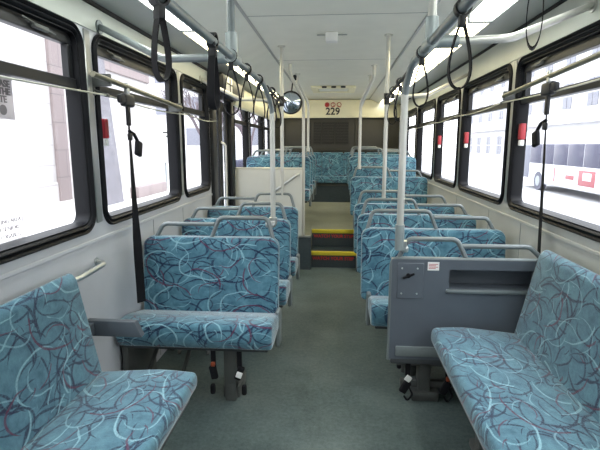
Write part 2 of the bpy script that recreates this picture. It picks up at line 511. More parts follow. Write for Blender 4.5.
GASK = [(0, -.002), (0, .012), (.006, .017), (.014, .012), (.018, .005), (.023, .012), (.030, .016), (.037, .011), (.041, .002), (.047, .004), (.051, -.012), (.053, -.05), (.053, -.068)]
def window(n, side, a, b):
    x = XL if side < 0 else XR; s = 1 if side < 0 else -1      # s: direction into the cabin
    root = bpy.data.objects.new('window_%d' % n, None); COL.objects.link(root); root['kind'] = 'structure'
    root.location = (x, (a+b)/2, ZW0)
    bm = BM(); prev = None
    for ins, d in GASK:
        ring = [bm.verts.new((x+s*d, y, z)) for y, z in rrect(a, b, ZW0, ZW1, ins, .10)]
        if prev:
            k = len(ring)
            for j in range(k): bm.faces.new((prev[j], prev[(j+1) % k], ring[(j+1) % k], ring[j]))
        prev = ring
    link('window_frame', bm, 'rubber', root)
    bm = BM()
    xg = x-s*.06
    p = [bm.verts.new((xg, y, z)) for y, z in rrect(a, b, ZW0, ZW1, .05, .10)]
    bm.faces.new(p)
    link('window_pane', bm, 'glass', root, smooth=False)
    # hopper transom: bar, upper sash frame
    bm = BM()
    def bx(y0, y1, z0, z1, d0, d1): box(bm, min(x-s*d0, x-s*d1), max(x-s*d0, x-s*d1), y0, y1, z0, z1, .003, 1)
    bx(a+.045, b-.045, 1.765, 1.812, .012, .058)
    bx(a+.045, b-.045, ZW1-.10, ZW1-.045, .02, .058)
    bx(a+.045, a+.085, 1.80, ZW1-.05, .022, .058)
    bx(b-.085, b-.045, 1.80, ZW1-.05, .022, .058)
    link('transom', bm, 'blackmetal', root)
    bm = BM()
    for yy in (a+.3, b-.3) if b-a > 1 else ((a+b)/2,):
        box(bm, min(x-s*.0, x-s*.03), max(x-s*.0, x-s*.03), yy-.05, yy+.05, ZW1-.088, ZW1-.068, .004, 1)
        tube(bm, [(x-s*.008, yy-.12, ZW1-.06), (x-s*.008, yy+.1, ZW1-.085)], .004, seg=6)
    link('window_latch', bm, 'ped', root)
    return root
W = {}
n = 1
for a, b in wins_l: W['L', n] = window(n, -1, a, b); n += 1
for a, b in wins_r: W['R', n] = window(n, 1, a, b); n += 1

# floors
bm = BM(); box(bm, XL-.07, XR+.07, Y0, 5.66, -.08, 0); struct('floor', bm, 'floor')
bm = BM(); box(bm, XL, -.31, 5.53, Y1, 0, .42); box(bm, -.31, .25, 5.97, Y1, 0, .42); box(bm, .25, XR, 6.45, Y1, 0, .42)
struct('floor.001', bm, 'floor_rear')
bm = BM(); box(bm, XL, -.305, 5.518, 5.529, 0, .40); box(bm, -.309, -.300, 5.53, 5.64, 0, .40); struct('trim_17', bm, 'riser')
bm = BM(); box(bm, XL, -.30, 5.512, 5.535, .40, .424, .003); struct('trim_18', bm, 'seam')
bm = BM(); box(bm, .25, XR, 5.45, 6.45, 0, .17, .006); struct('floor.002', bm, 'riser')
# ceiling: one folded sheet with thickness
LC = [(-.905, 2.250), (-.635, ZC), (.605, ZC), (.80, 2.285)]
bm = BM()
def sheet(bm, pts, th=.03):
    lo = [[bm.verts.new((x, y, z)) for x, z in pts] for y in (Y0, Y1)]
    hi = [[bm.verts.new((x, y, z+th)) for x, z in pts] for y in (Y0, Y1)]
    for k in range(len(pts)-1):
        bm.faces.new((lo[0][k], lo[0][k+1], lo[1][k+1], lo[1][k])); bm.faces.new((hi[0][k], hi[1][k], hi[1][k+1], hi[0][k+1]))
    for q in (0, len(pts)-1): bm.faces.new((lo[0][q], lo[1][q], hi[1][q], hi[0][q]))
    for e in (0, 1):
        for k in range(len(pts)-1): bm.faces.new((lo[e][k], hi[e][k], hi[e][k+1], lo[e][k+1]))
sheet(bm, LC); struct('ceiling', bm, 'ceil')
for nm, pts in (('trim_1', [(-1.31, 2.205), (-1.22, 2.205), (-1.02, 2.232)]), ('trim_2', [(.94, 2.25), (1.18, 2.262), (1.27, 2.262)])):
    bm = BM(); sheet(bm, pts, .02); struct(nm, bm, 'cove')
# upper light grey wall strips and dark groove
bm = BM(); box(bm, XL, XL+.022, Y0, Y1, 2.187, 2.206); struct('trim_3', bm, 'groove')
bm = BM(); box(bm, XR-.022, XR, Y0, Y1, 2.247, 2.262); struct('trim_4', bm, 'groove')
# rounded upper wall strip above the windows (greenish white)
for nm, x, s, zt, yr in (('trim_5', XL, 1, 2.187, [(Y0, Y1)]), ('trim_6', XR, -1, 2.247, [(Y0, Y1)])):
    bm = BM()
    for a, b in yr:
        box(bm, min(x, x+s*.006), max(x, x+s*.006), a, b, 2.068, zt)
    struct(nm, bm, 'wall_top')
bm = BM()
pr = [(XL+.001, 1.955), (XL+.035, 1.965), (XL+.075, 2.03), (XL+.085, 2.10), (XL+.07, 2.18), (XL+.001, 2.186)]
A_ = [[bm.verts.new((x, y, z)) for x, z in pr] for y in (5.56, 9.2)]
for j in range(6): bm.faces.new((A_[0][j], A_[0][(j+1) % 6], A_[1][(j+1) % 6], A_[1][j]))
bm.faces.new(A_[0]); bm.faces.new(A_[1][::-1])
struct('trim_19', bm, 'ceil_rear')
# mouldings
bm = BM(); box(bm, XL, XL+.008, Y0, 4.64, 1.005, 1.025, .003, 1); struct('trim_7', bm, 'wall')
bm = BM(); box(bm, XR-.008, XR, Y0, 8.9, 1.0, 1.02, .003, 1); struct('trim_8', bm, 'wall_r')
# vertical joint strips between lower wall panels
bm = BM()
for y in (3.05, 3.67): box(bm, XL, XL+.002, y-.002, y+.002, .02, 1.0)
struct('trim_9', bm, 'greylt')
bm = BM()
for y in (3.1, 3.75, 4.75): box(bm, XR-.002, XR, y-.002, y+.002, .02, 1.0)
struct('trim_10', bm, 'greylt')
# pillar covers between windows
bm = BM()
for y in (2.33, 3.675): box(bm, XL, XL+.008, y-.028, y+.028, 1.1, 2.06, .004, 1)
struct('trim_11', bm, 'seam')
bm = BM()
for y in (3.395, 4.745, 5.915): box(bm, XR-.008, XR, y-.028, y+.028, 1.1, 2.06, .004, 1)
struct('trim_12', bm, 'seam')
# ceiling seams
bm = BM()
for x in (-.635, .605): box(bm, x-.012, x+.012, Y0, Y1, ZC-.008, ZC+.002, .003, 1)
struct('trim_13', bm, 'seam')
bm = BM()
for y in (3.36, 5.06): box(bm, -.625, .595, y-.003, y+.003, ZC-.002, ZC+.001)
struct('trim_14', bm, 'seam')
bm = BM(); box(bm, XL, -.32, 5.62, 8.9, .42, .425); struct('baseboard_left', bm, 'floor_rear')
# rear wall: lower dark part, louvre zone, upper bulkhead
bm = BM(); box(bm, XL-.07, XR+.07, Y1, Y1+.08, -.08, 2.5); struct('wall_rear', bm, 'greydk')
bm = BM(); box(bm, XL, XR, 9.28, Y1, 2.02, 2.36, .01); struct('wall_rear_bulkhead' if False else 'trim_15', bm, 'ceil_rear')
# unseen front end, dark, windscreen opening kept small to cut frontal light
bm = wall_mesh(0, -1, (XL-.07, XR+.07), (0, 2.4), [(-.2, .9, 1.15, 1.75)])
bmesh.ops.rotate(bm, verts=bm.verts, cent=(0, 0, 0), matrix=Matrix.Rotation(-PI/2, 3, 'Z'))
for v in bm.verts: v.co = Vector((v.co.x, -abs(v.co.y)+Y0, v.co.z))
struct('wall_front', bm, 'greydk')
bm = BM(); box(bm, -.2, .9, Y0-.04, Y0-.035, 1.15, 1.75)
struct('window_14', bm, 'glass')

# door (left, two glazed leaves) with its posts and header
door = bpy.data.objects.new('door_1', None); COL.objects.link(door); door.location = (XL, 5.04, 0); door['kind'] = 'structure'
bm = BM()
box(bm, XL-.05, XL+.035, 4.56, 4.70, 0, 2.06, .006); box(bm, XL-.05, XL+.035, 5.38, 5.50, 0, 2.06, .006)
box(bm, XL-.05, XL+.035, 4.56, 5.50, 1.98, 2.08, .006)
link('door_frame', bm, 'blackmetal', door)
for a, b in ((4.71, 5.03), (5.05, 5.37)):
    bm = BM()
    for q in ((a, a+.07, .04, 1.96), (b-.07, b, .04, 1.96), (a+.06, b-.06, .04, .16), (a+.06, b-.06, 1.86, 1.96)):
        box(bm, XL-.045, XL-.01, q[0], q[1], q[2], q[3], .005)
    lf = link('door_leaf', bm, 'blackmetal', door)
    bm = BM(); box(bm, XL-.03, XL-.026, a+.06, b-.06, .15, 1.87)
    link('door_glass', bm, 'glass', lf, smooth=False)
bm = BM(); tube(bm, [(XL+.0, 5.0, .75), (XL+.05, 5.0, .78), (XL+.05, 5.0, 1.5), (XL+.0, 5.0, 1.53)], .012, .03)
link('door_handle', bm, 'pole', door)
bm = BM(); box(bm, XL+.002, XL+.16, 4.5, 5.55, 2.0, 2.18, .03, 3)
link('door_header', bm, 'blackmetal', door)

# steps
for nm, yy, z0, z1, lab in (('step', 5.64, 0., .2, 'lower aisle step with yellow nosing and red warning lettering'),
                            ('step', 5.95, .2, .42, 'upper aisle step with yellow nosing at edge of raised floor')):
    st = thing(nm, lab, 'step', (-.03, yy, z0), 'aisle steps')
    bm = BM()
    if z0 == 0: box(bm, -.31, .25, yy, 5.97, 0, z1-.004)
    else: box(bm, -.31, .25, yy, 5.975, z0, z1-.004)
    link('riser', bm, 'riser', st)
    bm = BM(); box(bm, -.31, .25, yy-.012, yy+.03, z1-.045, z1+.004, .006)
    link('nosing', bm, 'yellow', st)
    text_on('WATCH YOUR STEP', .056, (-.03, yy-.003, z1-.085), (1, 0, 0), (0, 0, 1), 'lettering', 'redtxt', st, bold=.002)
bm = BM(); box(bm, .25, .275, 5.60, 5.66, 0, .205, .004); box(bm, .25, .285, 5.44, 5.66, .17, .19, .004)
single('edge_strip', bm, 'yellow', 'yellow edge strip running down right end of the lower step', 'strip', loc=(.26, 5.6, 0))
bm = BM(); box(bm, .25, .30, 5.66, 6.45, .17, .42, .004); struct('trim_16', bm, 'riser')

# ------------------------------------------------------------------ ceiling lights
segs = [(-2.5, -1.3), (-1.27, .1), (.13, 1.6), (1.63, 3.1), (3.13, 4.6), (4.63, 6.1), (6.13, 7.6), (7.63, 9.1)]
ordn = ['behind the camera', 'just behind the camera', 'nearest the viewer', 'second from the viewer', 'third from the viewer', 'fourth from the viewer', 'fifth from the viewer', 'last before the rear wall']
for sd, (xa, za), (xb, zb) in (('left', (-1.02, 2.232), (-.905, 2.250)), ('right', (.94, 2.252), (.80, 2.285))):
    for i, (a, b) in enumerate(segs):
        L = thing('ceiling_light', 'long white light panel along %s side of ceiling, %s' % (sd, ordn[i]), 'ceiling light', ((xa+xb)/2, (a+b)/2, (za+zb)/2), 'cove light panels')
        bm = BM()
        # slightly bowed diffuser
        k = 6; rows = []
        for y in (a+.012, b-.012):
            row = []
            for j in range(k+1):
                t = j/k; d = math.sin(PI*t)*.014
                row.append(bm.verts.new((xa+(xb-xa)*t, y, za+(zb-za)*t-d)))
            for j in range(k, -1, -1):
                t = j/k; row.append(bm.verts.new((xa+(xb-xa)*t, y, za+(zb-za)*t+.02)))
            rows.append(row)
        m_ = len(rows[0])
        for j in range(m_): bm.faces.new((rows[0][j], rows[0][(j+1) % m_], rows[1][(j+1) % m_], rows[1][j]))
        bm.faces.new(rows[0]); bm.faces.new(rows[1][::-1])
        link('diffuser', bm, 'lamp' if i < 4 else 'lampwarm', L)
        bm = BM()
        s = 1 if xb > xa else -1
        box(bm, min(xa, xb)-.004, max(xa, xb)+.004, a, a+.012, min(za, zb)-.01, max(za, zb)+.02)
        box(bm, min(xa, xb)-.004, max(xa, xb)+.004, b-.012, b, min(za, zb)-.01, max(za, zb)+.02)
        box(bm, xa-.008, xa+.008, a, b, za-.008, za+.004)
        link('housing', bm, 'cove', L)

# ------------------------------------------------------------------ seats
def make_seat(w, aisle, label, group, be):
    """local frame: x=0 wall side .. w aisle side if aisle>0 (mirrored otherwise); y=0 cushion front; z=0 floor"""
    t = thing('double_seat', label, 'seat', (0, 0, 0), group)
    mx = (lambda a: a) if aisle > 0 else (lambda a: -a)
    def rng_(a, b): return (min(mx(a), mx(b)), max(mx(a), mx(b)))
    bm = BM(); x0, x1 = rng_(0, w)
    extrude_profile(bm, [(.012, .380, .02), (-.014, .44, .03), (-.004, .526, .035), (.13, .530, .06), (.44, .450, .02), (.44, .39, .02), (.12, .375, .03)], x0, x1, .022)
    link('seat_cushion', bm, 'fabric', t, local=True)
    bm = BM(); a, b = rng_(.012, w*.5); c, d = rng_(w*.5, w+be)
    lo, hi = min(a, c), max(b, d)
    md = mx(w*.5)
    slab(bm, lo, md-.0005, .495, .085, .06, .022, lean=.13, z0=.435, y0=.358, RR=.004)
    slab(bm, md+.0005, hi, .495, .085, .06, .022, lean=.13, z0=.435, y0=.358, RL=.004)
    link('backrest', bm, 'fabric', t, local=True)
    # grey shell behind the pads
    bm = BM(); slab(bm, lo+.015, hi-.015, .485, .02, .05, .006, lean=.13, z0=.42, y0=.445)
    link('back_shell', bm, 'greylt', t, local=True)
    # stepped grab rail: tall hoop on the aisle side, low hoop towards the wall
    yb = .365+.045+.13*.45
    bm = BM()
    A = mx(w+be-.04); B = mx(w*.5-.0)
    tube(bm, [(A, yb, .92), (mx(w+be-.075), yb+.015, 1.048), (mx(w*.5+.05), yb+.015, 1.048), (B, yb, .92)], .0135, .05, seg=10)
    tube(bm, [(mx(w*.5+.018), yb+.012, 1.005), (mx(.13), yb+.012, 1.005), (mx(.085), yb, .92)], .0135, .05, seg=10)
    link('grab_rail', bm, 'rail', t, local=True)
    bm = BM(); a, b = rng_(w-.022, w+.008)
    box(bm, a, b, .30, .40, .27, .50, .012)
    link('side_bracket', bm, 'rail', t, local=True)
    bm = BM(); a, b = rng_(.02, w-.03)
    box(bm, a, b, .05, .42, .352, .384, .006)
    link('seat_pan', bm, 'greydk', t, local=True)
    # pedestal: tapered post with foot, diagonal struts to the wall rail
    bm = BM(); px = mx(w-.27)
    box(bm, px-.035, px+.035, .13, .24, .05, .385, .008)
    box(bm, px-.05, px+.05, .17, .38, 0., .075, .01)
    box(bm, px-.03, px+.035, .13, .20, .0, .12, .01)
    link('leg', bm, 'ped', t, local=True)
    bm = BM()
    for q in (.12, .33):
        box(bm, *rng_(q-.012, q+.012), -.10, .45, .165, .18, .003, 1, rot=Matrix.Rotation(.55, 3, 'X'))
    box(bm, *rng_(.01, .05), .05, .45, .0, .38, .01)
    link('track', bm, 'ped', t, local=True)
    # seat belt ends hanging below the cushion
    for (qx, mat_, dz) in ((px-.075, 'orange', 0), (px+.075, 'black', .0)):
        bm = BM()
        box(bm, qx-.014, qx+.014, .06, .064, .24, .38)
        box(bm, qx-.02, qx+.02, .045, .075, .18, .26, .008, rot=Matrix.Rotation(.35 if qx > px else -.2, 3, 'Y'))
        box(bm, qx+.012 if qx > px else qx-.02, qx+.04 if qx > px else qx+.008, .04, .07, .09, .15, .01)
        o = link('belt_buckle', bm, 'black', t, local=True)
        if mat_ == 'orange':
            bm = BM(); box(bm, qx-.012, qx+.012, .040, .06, .262, .285, .004); link('release_button', bm, 'orange', o, local=True)
        if mat_ == 'black':
            bm = BM(); box(bm, qx-.016, qx+.018, .036, .0445, .20, .235, .002, 1, rot=Matrix.Rotation(.35, 3, 'Y'))
            link('belt_tag', bm, 'white', o, local=True)
    return t
WL, WR = .887, .940
GL, GR = 'forward facing double seats on the left side', 'forward facing double seats on the right side'
SL = make_seat(WL, 1, 'blue patterned double seat on left, nearest the viewer, fully visible cushion', GL, -.012)
SL.location = (-1.228, 2.385, 0)
for y, z, lab in ((3.12, 0, 'blue patterned double seat on left, second row back from the viewer'),
                  (3.86, 0, 'blue patterned double seat on left, just in front of the grey partition'),
                  (5.86, .42, 'raised double seat on left directly behind the grey partition'),
                  (6.58, .42, 'raised double seat on left, second behind the partition'),
                  (7.32, .42, 'raised double seat on left, last before rear bench')):
    dup(SL, (-1.228, y, z), lab)
SR = make_seat(WR, -1, 'blue patterned double seat on right directly behind the grey divider', GR, .045)
SR.location = (1.165, 2.78, 0)
for y, z, lab in ((3.46, 0, 'blue patterned double seat on right, second row behind the divider'),
                  (4.18, 0, 'blue patterned double seat on right, third row behind the divider'),
                  (5.60, .17, 'double seat on right beside the steps, on low platform'),
                  (6.55, .40, 'raised double seat on right, first past the steps'),
                  (7.30, .42, 'raised double seat on right, last before rear bench')):
    dup(SR, (1.165, y, z), lab)

# rear bench
rb = thing('rear_bench', 'full width patterned bench seat across the rear wall', 'bench', (0, 8.85, .42))
bm = BM(); extrude_profile(bm, [(8.84, .79, .02), (8.83, .86, .03), (8.85, .925, .03), (9.25, .90, .02), (9.25, .80, .02)], XL+.02, XR-.02, .02)
link('seat_cushion', bm, 'fabric', rb)
xs = [XL+.03, -.72, -.29, .13, .56, XR-.03]
bm = BM()
for a, b in zip(xs, xs[1:]): slab(bm, a, b, .46, .09, .04, .02, lean=.08, z0=.90, y0=9.16)
link('backrest', bm, 'fabric', rb)
bm = BM(); box(bm, XL+.01, XR-.01, 8.93, 9.28, .42, .79, .004); link('base', bm, 'riser', rb)
bm = BM(); box(bm, XL+.01, XR-.01, 8.905, 8.93, .735, .775, .004); link('edge_strip', bm, 'ped', rb)

# side-facing benches
def side_bench(side, ya, yb, xw, xc, xf, lab, h, e=0.):
    s = side    # s=-1 left wall, +1 right wall
    t = thing('side_bench', lab, 'bench', ((xw+xf)/2, (ya+yb)/2, 0))
    P = lambda d, z, r: ((xf+s*d), z, r)
    depth = abs(xc-xf)
    bm = BM()
    extrude_profile(bm, [P(.012, .405, .02), P(-.008, .45, .03), P(.0, .498+e, .028), P(.16, .508+e, .06), P(depth+.04, .482+e*.5, .02), P(depth+.04, .41, .02), P(.12, .40, .03)], ya, yb, .022, axis='Y')
    link('seat_cushion', bm, 'fabric', t)
    bm = BM()
    bt = abs(xw-xc)
    extrude_profile(bm, [P(depth-.005, .47, .015), P(depth+bt*.50, h-.03, .04), P(depth+bt*.68, h, .03), P(depth+bt-.012, h-.03, .04), P(depth+bt-.012, .47, .02)], ya, yb, .018, axis='Y')
    link('backrest', bm, 'fabric', t)
    bm = BM(); a, b = sorted((xf+s*.03, xw-s*.02)); box(bm, a, b, ya+.03, yb-.02, .36, .405, .005)
    a2, b2 = sorted((xw-s*.01, xw-s*.34)); box(bm, a2, b2, ya+.03, yb-.02, .0, .37, .005)  # dark box added under the bench to block light and deepen shade
    link('seat_pan', bm, 'greydk', t)
    for yy in (ya+.25, yb-.35):
        bm = BM(); a, b = sorted((xf+s*.17, xf+s*.23)); box(bm, a, b, yy-.04, yy+.04, .0, .37, .008); box(bm, a-.02, b+.02, yy-.06, yy+.06, 0, .04, .008)
        link('leg', bm, 'ped', t)
    return t
sbl = side_bench(-1, .55, 1.92, XL+.02, -1.055, -.615, 'side facing patterned bench on left wall, under the nearest window', .95)
bm = BM(); box(bm, -1.215, -.965, 2.08, 2.12, .575, .655, .006)
vs = [v for v in bm.verts if v.co.x > -1.0 and v.co.z < .62]
for v in vs: v.co.x += .03
box(bm, -1.21, -1.17, 1.85, 2.10, .585, .645, .004)
link('armrest', bm, 'greypl', sbl)['label'] = 'dark grey armrest at bench end'
sbr = side_bench(1, .75, 2.50, XR-.035, .975, .535, 'side facing patterned bench on right wall in front of the divider', .965, .012)

# ------------------------------------------------------------------ right divider
dv = thing('divider_panel', 'grey plastic divider panel with tray and latch behind the right bench', 'divider', (.7, 2.56, 0))
ya = 2.56
bm = BM()
# panel built as a frame around the recessed tray so the recess is real
X0, X1, ZA, ZB = .315, 1.185, .285, .875
tx0, tx1, tz0, tz1 = .63, 1.12, .71, .82
for q in ((X0, X1, tz1, ZB), (X0, X1, ZA, tz0), (X0, tx0, tz0, tz1), (tx1, X1, tz0, tz1)):
    box(bm, q[0], q[1], ya, ya+.05, q[2], q[3])
box(bm, tx0-.004, tx1+.004, ya+.125, ya+.13, tz0-.004, tz1+.004)
for q in ((tx0-.004, tx0, tz0, tz1), (tx1, tx1+.004, tz0, tz1), (tx0, tx1, tz0-.004, tz0), (tx0, tx1, tz1, tz1+.004)): box(bm, q[0], q[1], ya+.045, ya+.128, q[2], q[3])
bmesh.ops.remove_doubles(bm, verts=bm.verts, dist=.0005)
link('panel', bm, 'greypl', dv, smooth=False)
bm = BM(); tube(bm, [(X0, ya+.015, ZA-.01), (X0, ya+.015, ZB), (X1, ya+.015, ZB)], .013, .04, seg=10); link('edge_frame', bm, 'rail', dv)
bm = BM(); box(bm, tx0-.015, tx1+.01, ya-.016, ya+.005, tz0-.022, tz0+.0, .006); link('tray_lip', bm, 'rail', dv)
bm = BM(); box(bm, .345, .49, ya-.006, ya+.002, .65, .855, .003, 1)
pl = link('latch_plate', bm, 'greypl', dv)
for sx in (.37, .455):
    for sz in (.68, .825):
        bm = BM(); cyl(bm, (sx, ya-.010, sz), (sx, ya-.005, sz), .005, 10); link('screw', bm, 'steel', pl)
bm = BM(); cyl(bm, (.405, ya-.006, .785), (.405, ya-.02, .785), .012, 14); box(bm, .37, .44, ya-.028, ya-.014, .778, .79, .005, rot=Matrix.Rotation(-.4, 3, 'Y'))
link('latch', bm, 'black', pl)
bm = BM(); box(bm, .51, .572, ya-.003, ya+.001, .815, .862); s_ = link('notice_label', bm, 'white', dv)
bm = BM()
for i, z in enumerate((.85, .842, .834, .826)): box(bm, .516, .566-.012*(i % 2), ya-.004, ya-.003, z-.0015, z+.0015)
link('small_print', bm, 'redtxt', s_)
bm = BM(); box(bm, .35, 1.0, ya-.012, ya+.01, .305, .365, .006); link('bumper_strip', bm, 'rail', dv)
bm = BM(); box(bm, X0+.01, X1, ya, ya+.07, .255, .29, .006); link('lower_rail', bm, 'greydk', dv)
bm = BM()
tube(bm, [(.355, ya+.02, .88), (.40, ya+.03, .985), (.67, ya+.03, .985), (.72, ya+.02, .88)], .0135, .05, seg=10)
tube(bm, [(.695, ya+.03, .948), (1.06, ya+.03, .948), (1.13, ya+.02, .88)], .0135, .05, seg=10)
link('grab_rail', bm, 'rail', dv)
bm = BM(); box(bm, .50, .57, 2.62, 2.72, .04, .27, .008); box(bm, .46, .62, 2.60, 2.78, 0, .06, .01); box(bm, .40, 1.15, 2.66, 2.70, .06, .10, .004)
link('leg', bm, 'ped', dv)
bm = BM(); box(bm, .37, 1.18, 2.63, 2.80, .21, .255, .004); link('crossbeam', bm, 'ped', dv)
for qx, mt_ in ((.43, 'black'), (.66, 'orange')):
    bm = BM(); box(bm, qx-.014, qx+.014, 2.585, 2.59, .14, .26); box(bm, qx-.035, qx+.01, 2.57, 2.60, .06, .14, .01, rot=Matrix.Rotation(.5, 3, 'Y'))
    tube(bm, [(qx+.0, 2.58, .12), (qx+.03, 2.57, .06), (qx, 2.57, .02), (qx-.02, 2.57, .05)], .006, .02, seg=6)
    o = link('belt_buckle', bm, 'black', dv)
    if mt_ == 'orange':
        bm = BM(); box(bm, qx-.012, qx+.012, 2.566, 2.584, .15, .175, .004); link('release_button', bm, 'orange', o)
    if mt_ == 'black':
        bm = BM(); box(bm, qx-.018, qx+.018, 2.560, 2.568, .145, .18, .002, 1, rot=Matrix.Rotation(.6, 3, 'Y')); link('belt_tag', bm, 'white', o)

# ------------------------------------------------------------------ partition on the left ahead of the raised floor
pt = thing('partition', 'beige grey partition panel in front of the raised left seats', 'partition', (-.8, 5.5, 0))
bm = BM(); box(bm, -1.20, -.405, 5.485, 5.505, .43, 1.215, .003); link('panel', bm, 'panelb', pt)
bm = BM(); tube(bm, [(-1.20, 5.517, 1.225), (-.40, 5.517, 1.225)], .014); link('top_rail', bm, 'pole', pt)
bm = BM(); tube(bm, [(-.39, 5.517, 0.42), (-.39, 5.517, 2.0), (-.52, 5.30, 2.26), (-.52, 5.28, 2.372)], .018, .10, seg=12); link('pole', bm, 'pole', pt)
bm = BM(); tube(bm, [(-.74, 5.50, .96), (-.70, 5.44, .98), (-.47, 5.44, 1.15), (-.44, 5.50, 1.165)], .016, .03); link('handle', bm, 'steel', pt)
bm = BM(); box(bm, -.52, -.45, 5.499, 5.504, .80, .95); nt_ = link('notice', bm, 'white', pt)
bm = BM()
for z in (.92, .89, .86, .83): box(bm, -.51, -.462, 5.497, 5.499, z-.004, z+.004)
link('small_print', bm, 'greytxt', nt_)

# ------------------------------------------------------------------ overhead rails, poles
def fitting(bm, p, ax, L=.07, r=.026):
    p = Vector(p); a = Vector(ax).normalized()*L/2
    cyl(bm, p-a, p+a, r, 14)
def flange(bm, p, n_, r=.035):
    cyl(bm, Vector(p), Vector(p)+Vector(n_).normalized()*.008, r, 16)
# right, near
t = thing('grab_rail_set', 'grey overhead rail bending down into the pole at the right divider', 'grab rail', (.35, 2.56, .9), 'overhead grab rails and poles')
bm = BM(); tube(bm, [(.37, -2.3, 1.905), (.37, 2.47, 1.905), (.35, 2.555, 1.78), (.35, 2.555, .93)], .0180, .14, seg=14); link('rail', bm, 'rail', t)
bm = BM(); tube(bm, [(.35, 2.5545, 1.76), (.35, 2.5545, 1.06)], .0192, seg=14); link('pole', bm, 'pole', t)
bm = BM(); tube(bm, [(.37, 2.0, 1.905), (.37, 2.0, 2.368)], .0165); flange(bm, (.37, 2.0, 2.362), (0, 0, 1)); link('stanchion', bm, 'pole', t)
bm = BM(); tube(bm, [(.37, 2.0, 1.905), (.68, 2.0, 1.915), (1.193, 2.44, 2.15)], .0165, .12); flange(bm, (1.186, 2.44, 2.15), (1, 0, 0)); link('crossbar', bm, 'pole', t)
bm = BM(); fitting(bm, (.37, 2.0, 1.955), (0, 0, 1), .09); fitting(bm, (.425, 2.0, 1.907), (1, 0, 0), .10); fitting(bm, (.37, 2.02, 1.905), (0, 1, 0), .12); link('fitting', bm, 'joint', t)
bm = BM(); fitting(bm, (.37, 2.24, 1.905), (0, 1, 0), .16, .022); link('fitting', bm, 'joint', t)
bm = BM(); fitting(bm, (.35, 2.555, 1.0), (0, 0, 1), .14, .025); link('fitting', bm, 'joint', t)
bm = BM(); fitting(bm, (.365, 2.565, .955), (0, 0, 1), .05, .028); tube(bm, [(.365, 2.57, .95), (.385, 2.58, .925)], .012); box(bm, .365, .40, 2.545, 2.60, .915, .95, .008); link('clamp', bm, 'steel', t)
# left, near
t = thing('grab_rail_set', 'grey overhead rail bending down into the pole at the nearest left seat', 'grab rail', (-.40, 2.95, .95), 'overhead grab rails and poles')
bm = BM(); tube(bm, [(-.44, -2.3, 1.86), (-.44, 2.84, 1.86), (-.405, 2.96, 1.74), (-.405, 2.96, .99)], .0155, .16, seg=14); link('rail', bm, 'rail', t)
bm = BM(); tube(bm, [(-.405, 2.9595, 1.70), (-.405, 2.9595, 1.0)], .0162, seg=14); link('pole', bm, 'pole', t)
bm = BM(); tube(bm, [(-.44, 2.0, 1.86), (-.44, 2.0, 2.368)], .0165); flange(bm, (-.44, 2.0, 2.362), (0, 0, 1)); link('stanchion', bm, 'rail', t)
bm = BM(); tube(bm, [(-.44, 2.0, 1.86), (-.76, 2.08, 1.87), (-1.228, 2.46, 2.10)], .0165, .12); flange(bm, (-1.226, 2.46, 2.10), (-1, 0, 0)); link('crossbar', bm, 'rail', t)
bm = BM(); fitting(bm, (-.44, 2.0, 1.91), (0, 0, 1), .09); fitting(bm, (-.49, 2.01, 1.86), (1, 0, 0), .10); fitting(bm, (-.44, 2.02, 1.86), (0, 1, 0), .12); link('fitting', bm, 'joint', t)
bm = BM(); fitting(bm, (-.405, 2.955, 1.02), (0, 0, 1), .04, .026); box(bm, -.445, -.385, 2.88, 2.96, .985, 1.02, .008); link('clamp', bm, 'steel', t)
# right, far
t = thing('grab_rail_set', 'thin white pole from the ceiling to the second right seat', 'grab rail', (.41, 4.0, 1.0), 'overhead grab rails and poles')
bm = BM(); tube(bm, [(.40, 3.98, 2.368), (.40, 3.98, 1.03)], .0165); flange(bm, (.40, 3.98, 2.362), (0, 0, 1)); link('pole', bm, 'pole', t)
bm = BM(); tube(bm, [(.372, 2.6, 1.88), (.40, 3.98, 1.88)], .012); link('rail', bm, 'bracket', t)
bm = BM(); tube(bm, [(.40, 3.98, 1.89), (.73, 4.0, 1.90), (1.193, 4.55, 2.14)], .0155, .1); flange(bm, (1.186, 4.55, 2.14), (1, 0, 0)); link('crossbar', bm, 'pole', t)
bm = BM(); fitting(bm, (.40, 3.98, 1.87), (0, 0, 1), .09, .024); fitting(bm, (.40, 3.96, 1.88), (0, 1, 0), .10, .022); link('fitting', bm, 'bracket', t)
# left, far
t = thing('grab_rail_set', 'thin white pole from the ceiling to the third left seat', 'grab rail', (-.50, 4.3, 1.0), 'overhead grab rails and poles')
bm = BM(); tube(bm, [(-.505, 4.345, 2.368), (-.505, 4.345, 1.03)], .0165); flange(bm, (-.505, 4.345, 2.362), (0, 0, 1)); link('pole', bm, 'pole', t)
bm = BM(); tube(bm, [(-.445, 3.02, 1.86), (-.505, 4.345, 1.88)], .012); link('rail', bm, 'bracket', t)
bm = BM(); tube(bm, [(-.505, 4.345, 1.90), (-.88, 4.33, 1.91), (-1.228, 4.28, 2.08)], .0155, .1); flange(bm, (-1.226, 4.28, 2.08), (-1, 0, 0)); link('crossbar', bm, 'pole', t)
bm = BM(); fitting(bm, (-.505, 4.345, 1.89), (0, 0, 1), .09, .024); link('fitting', bm, 'bracket', t)
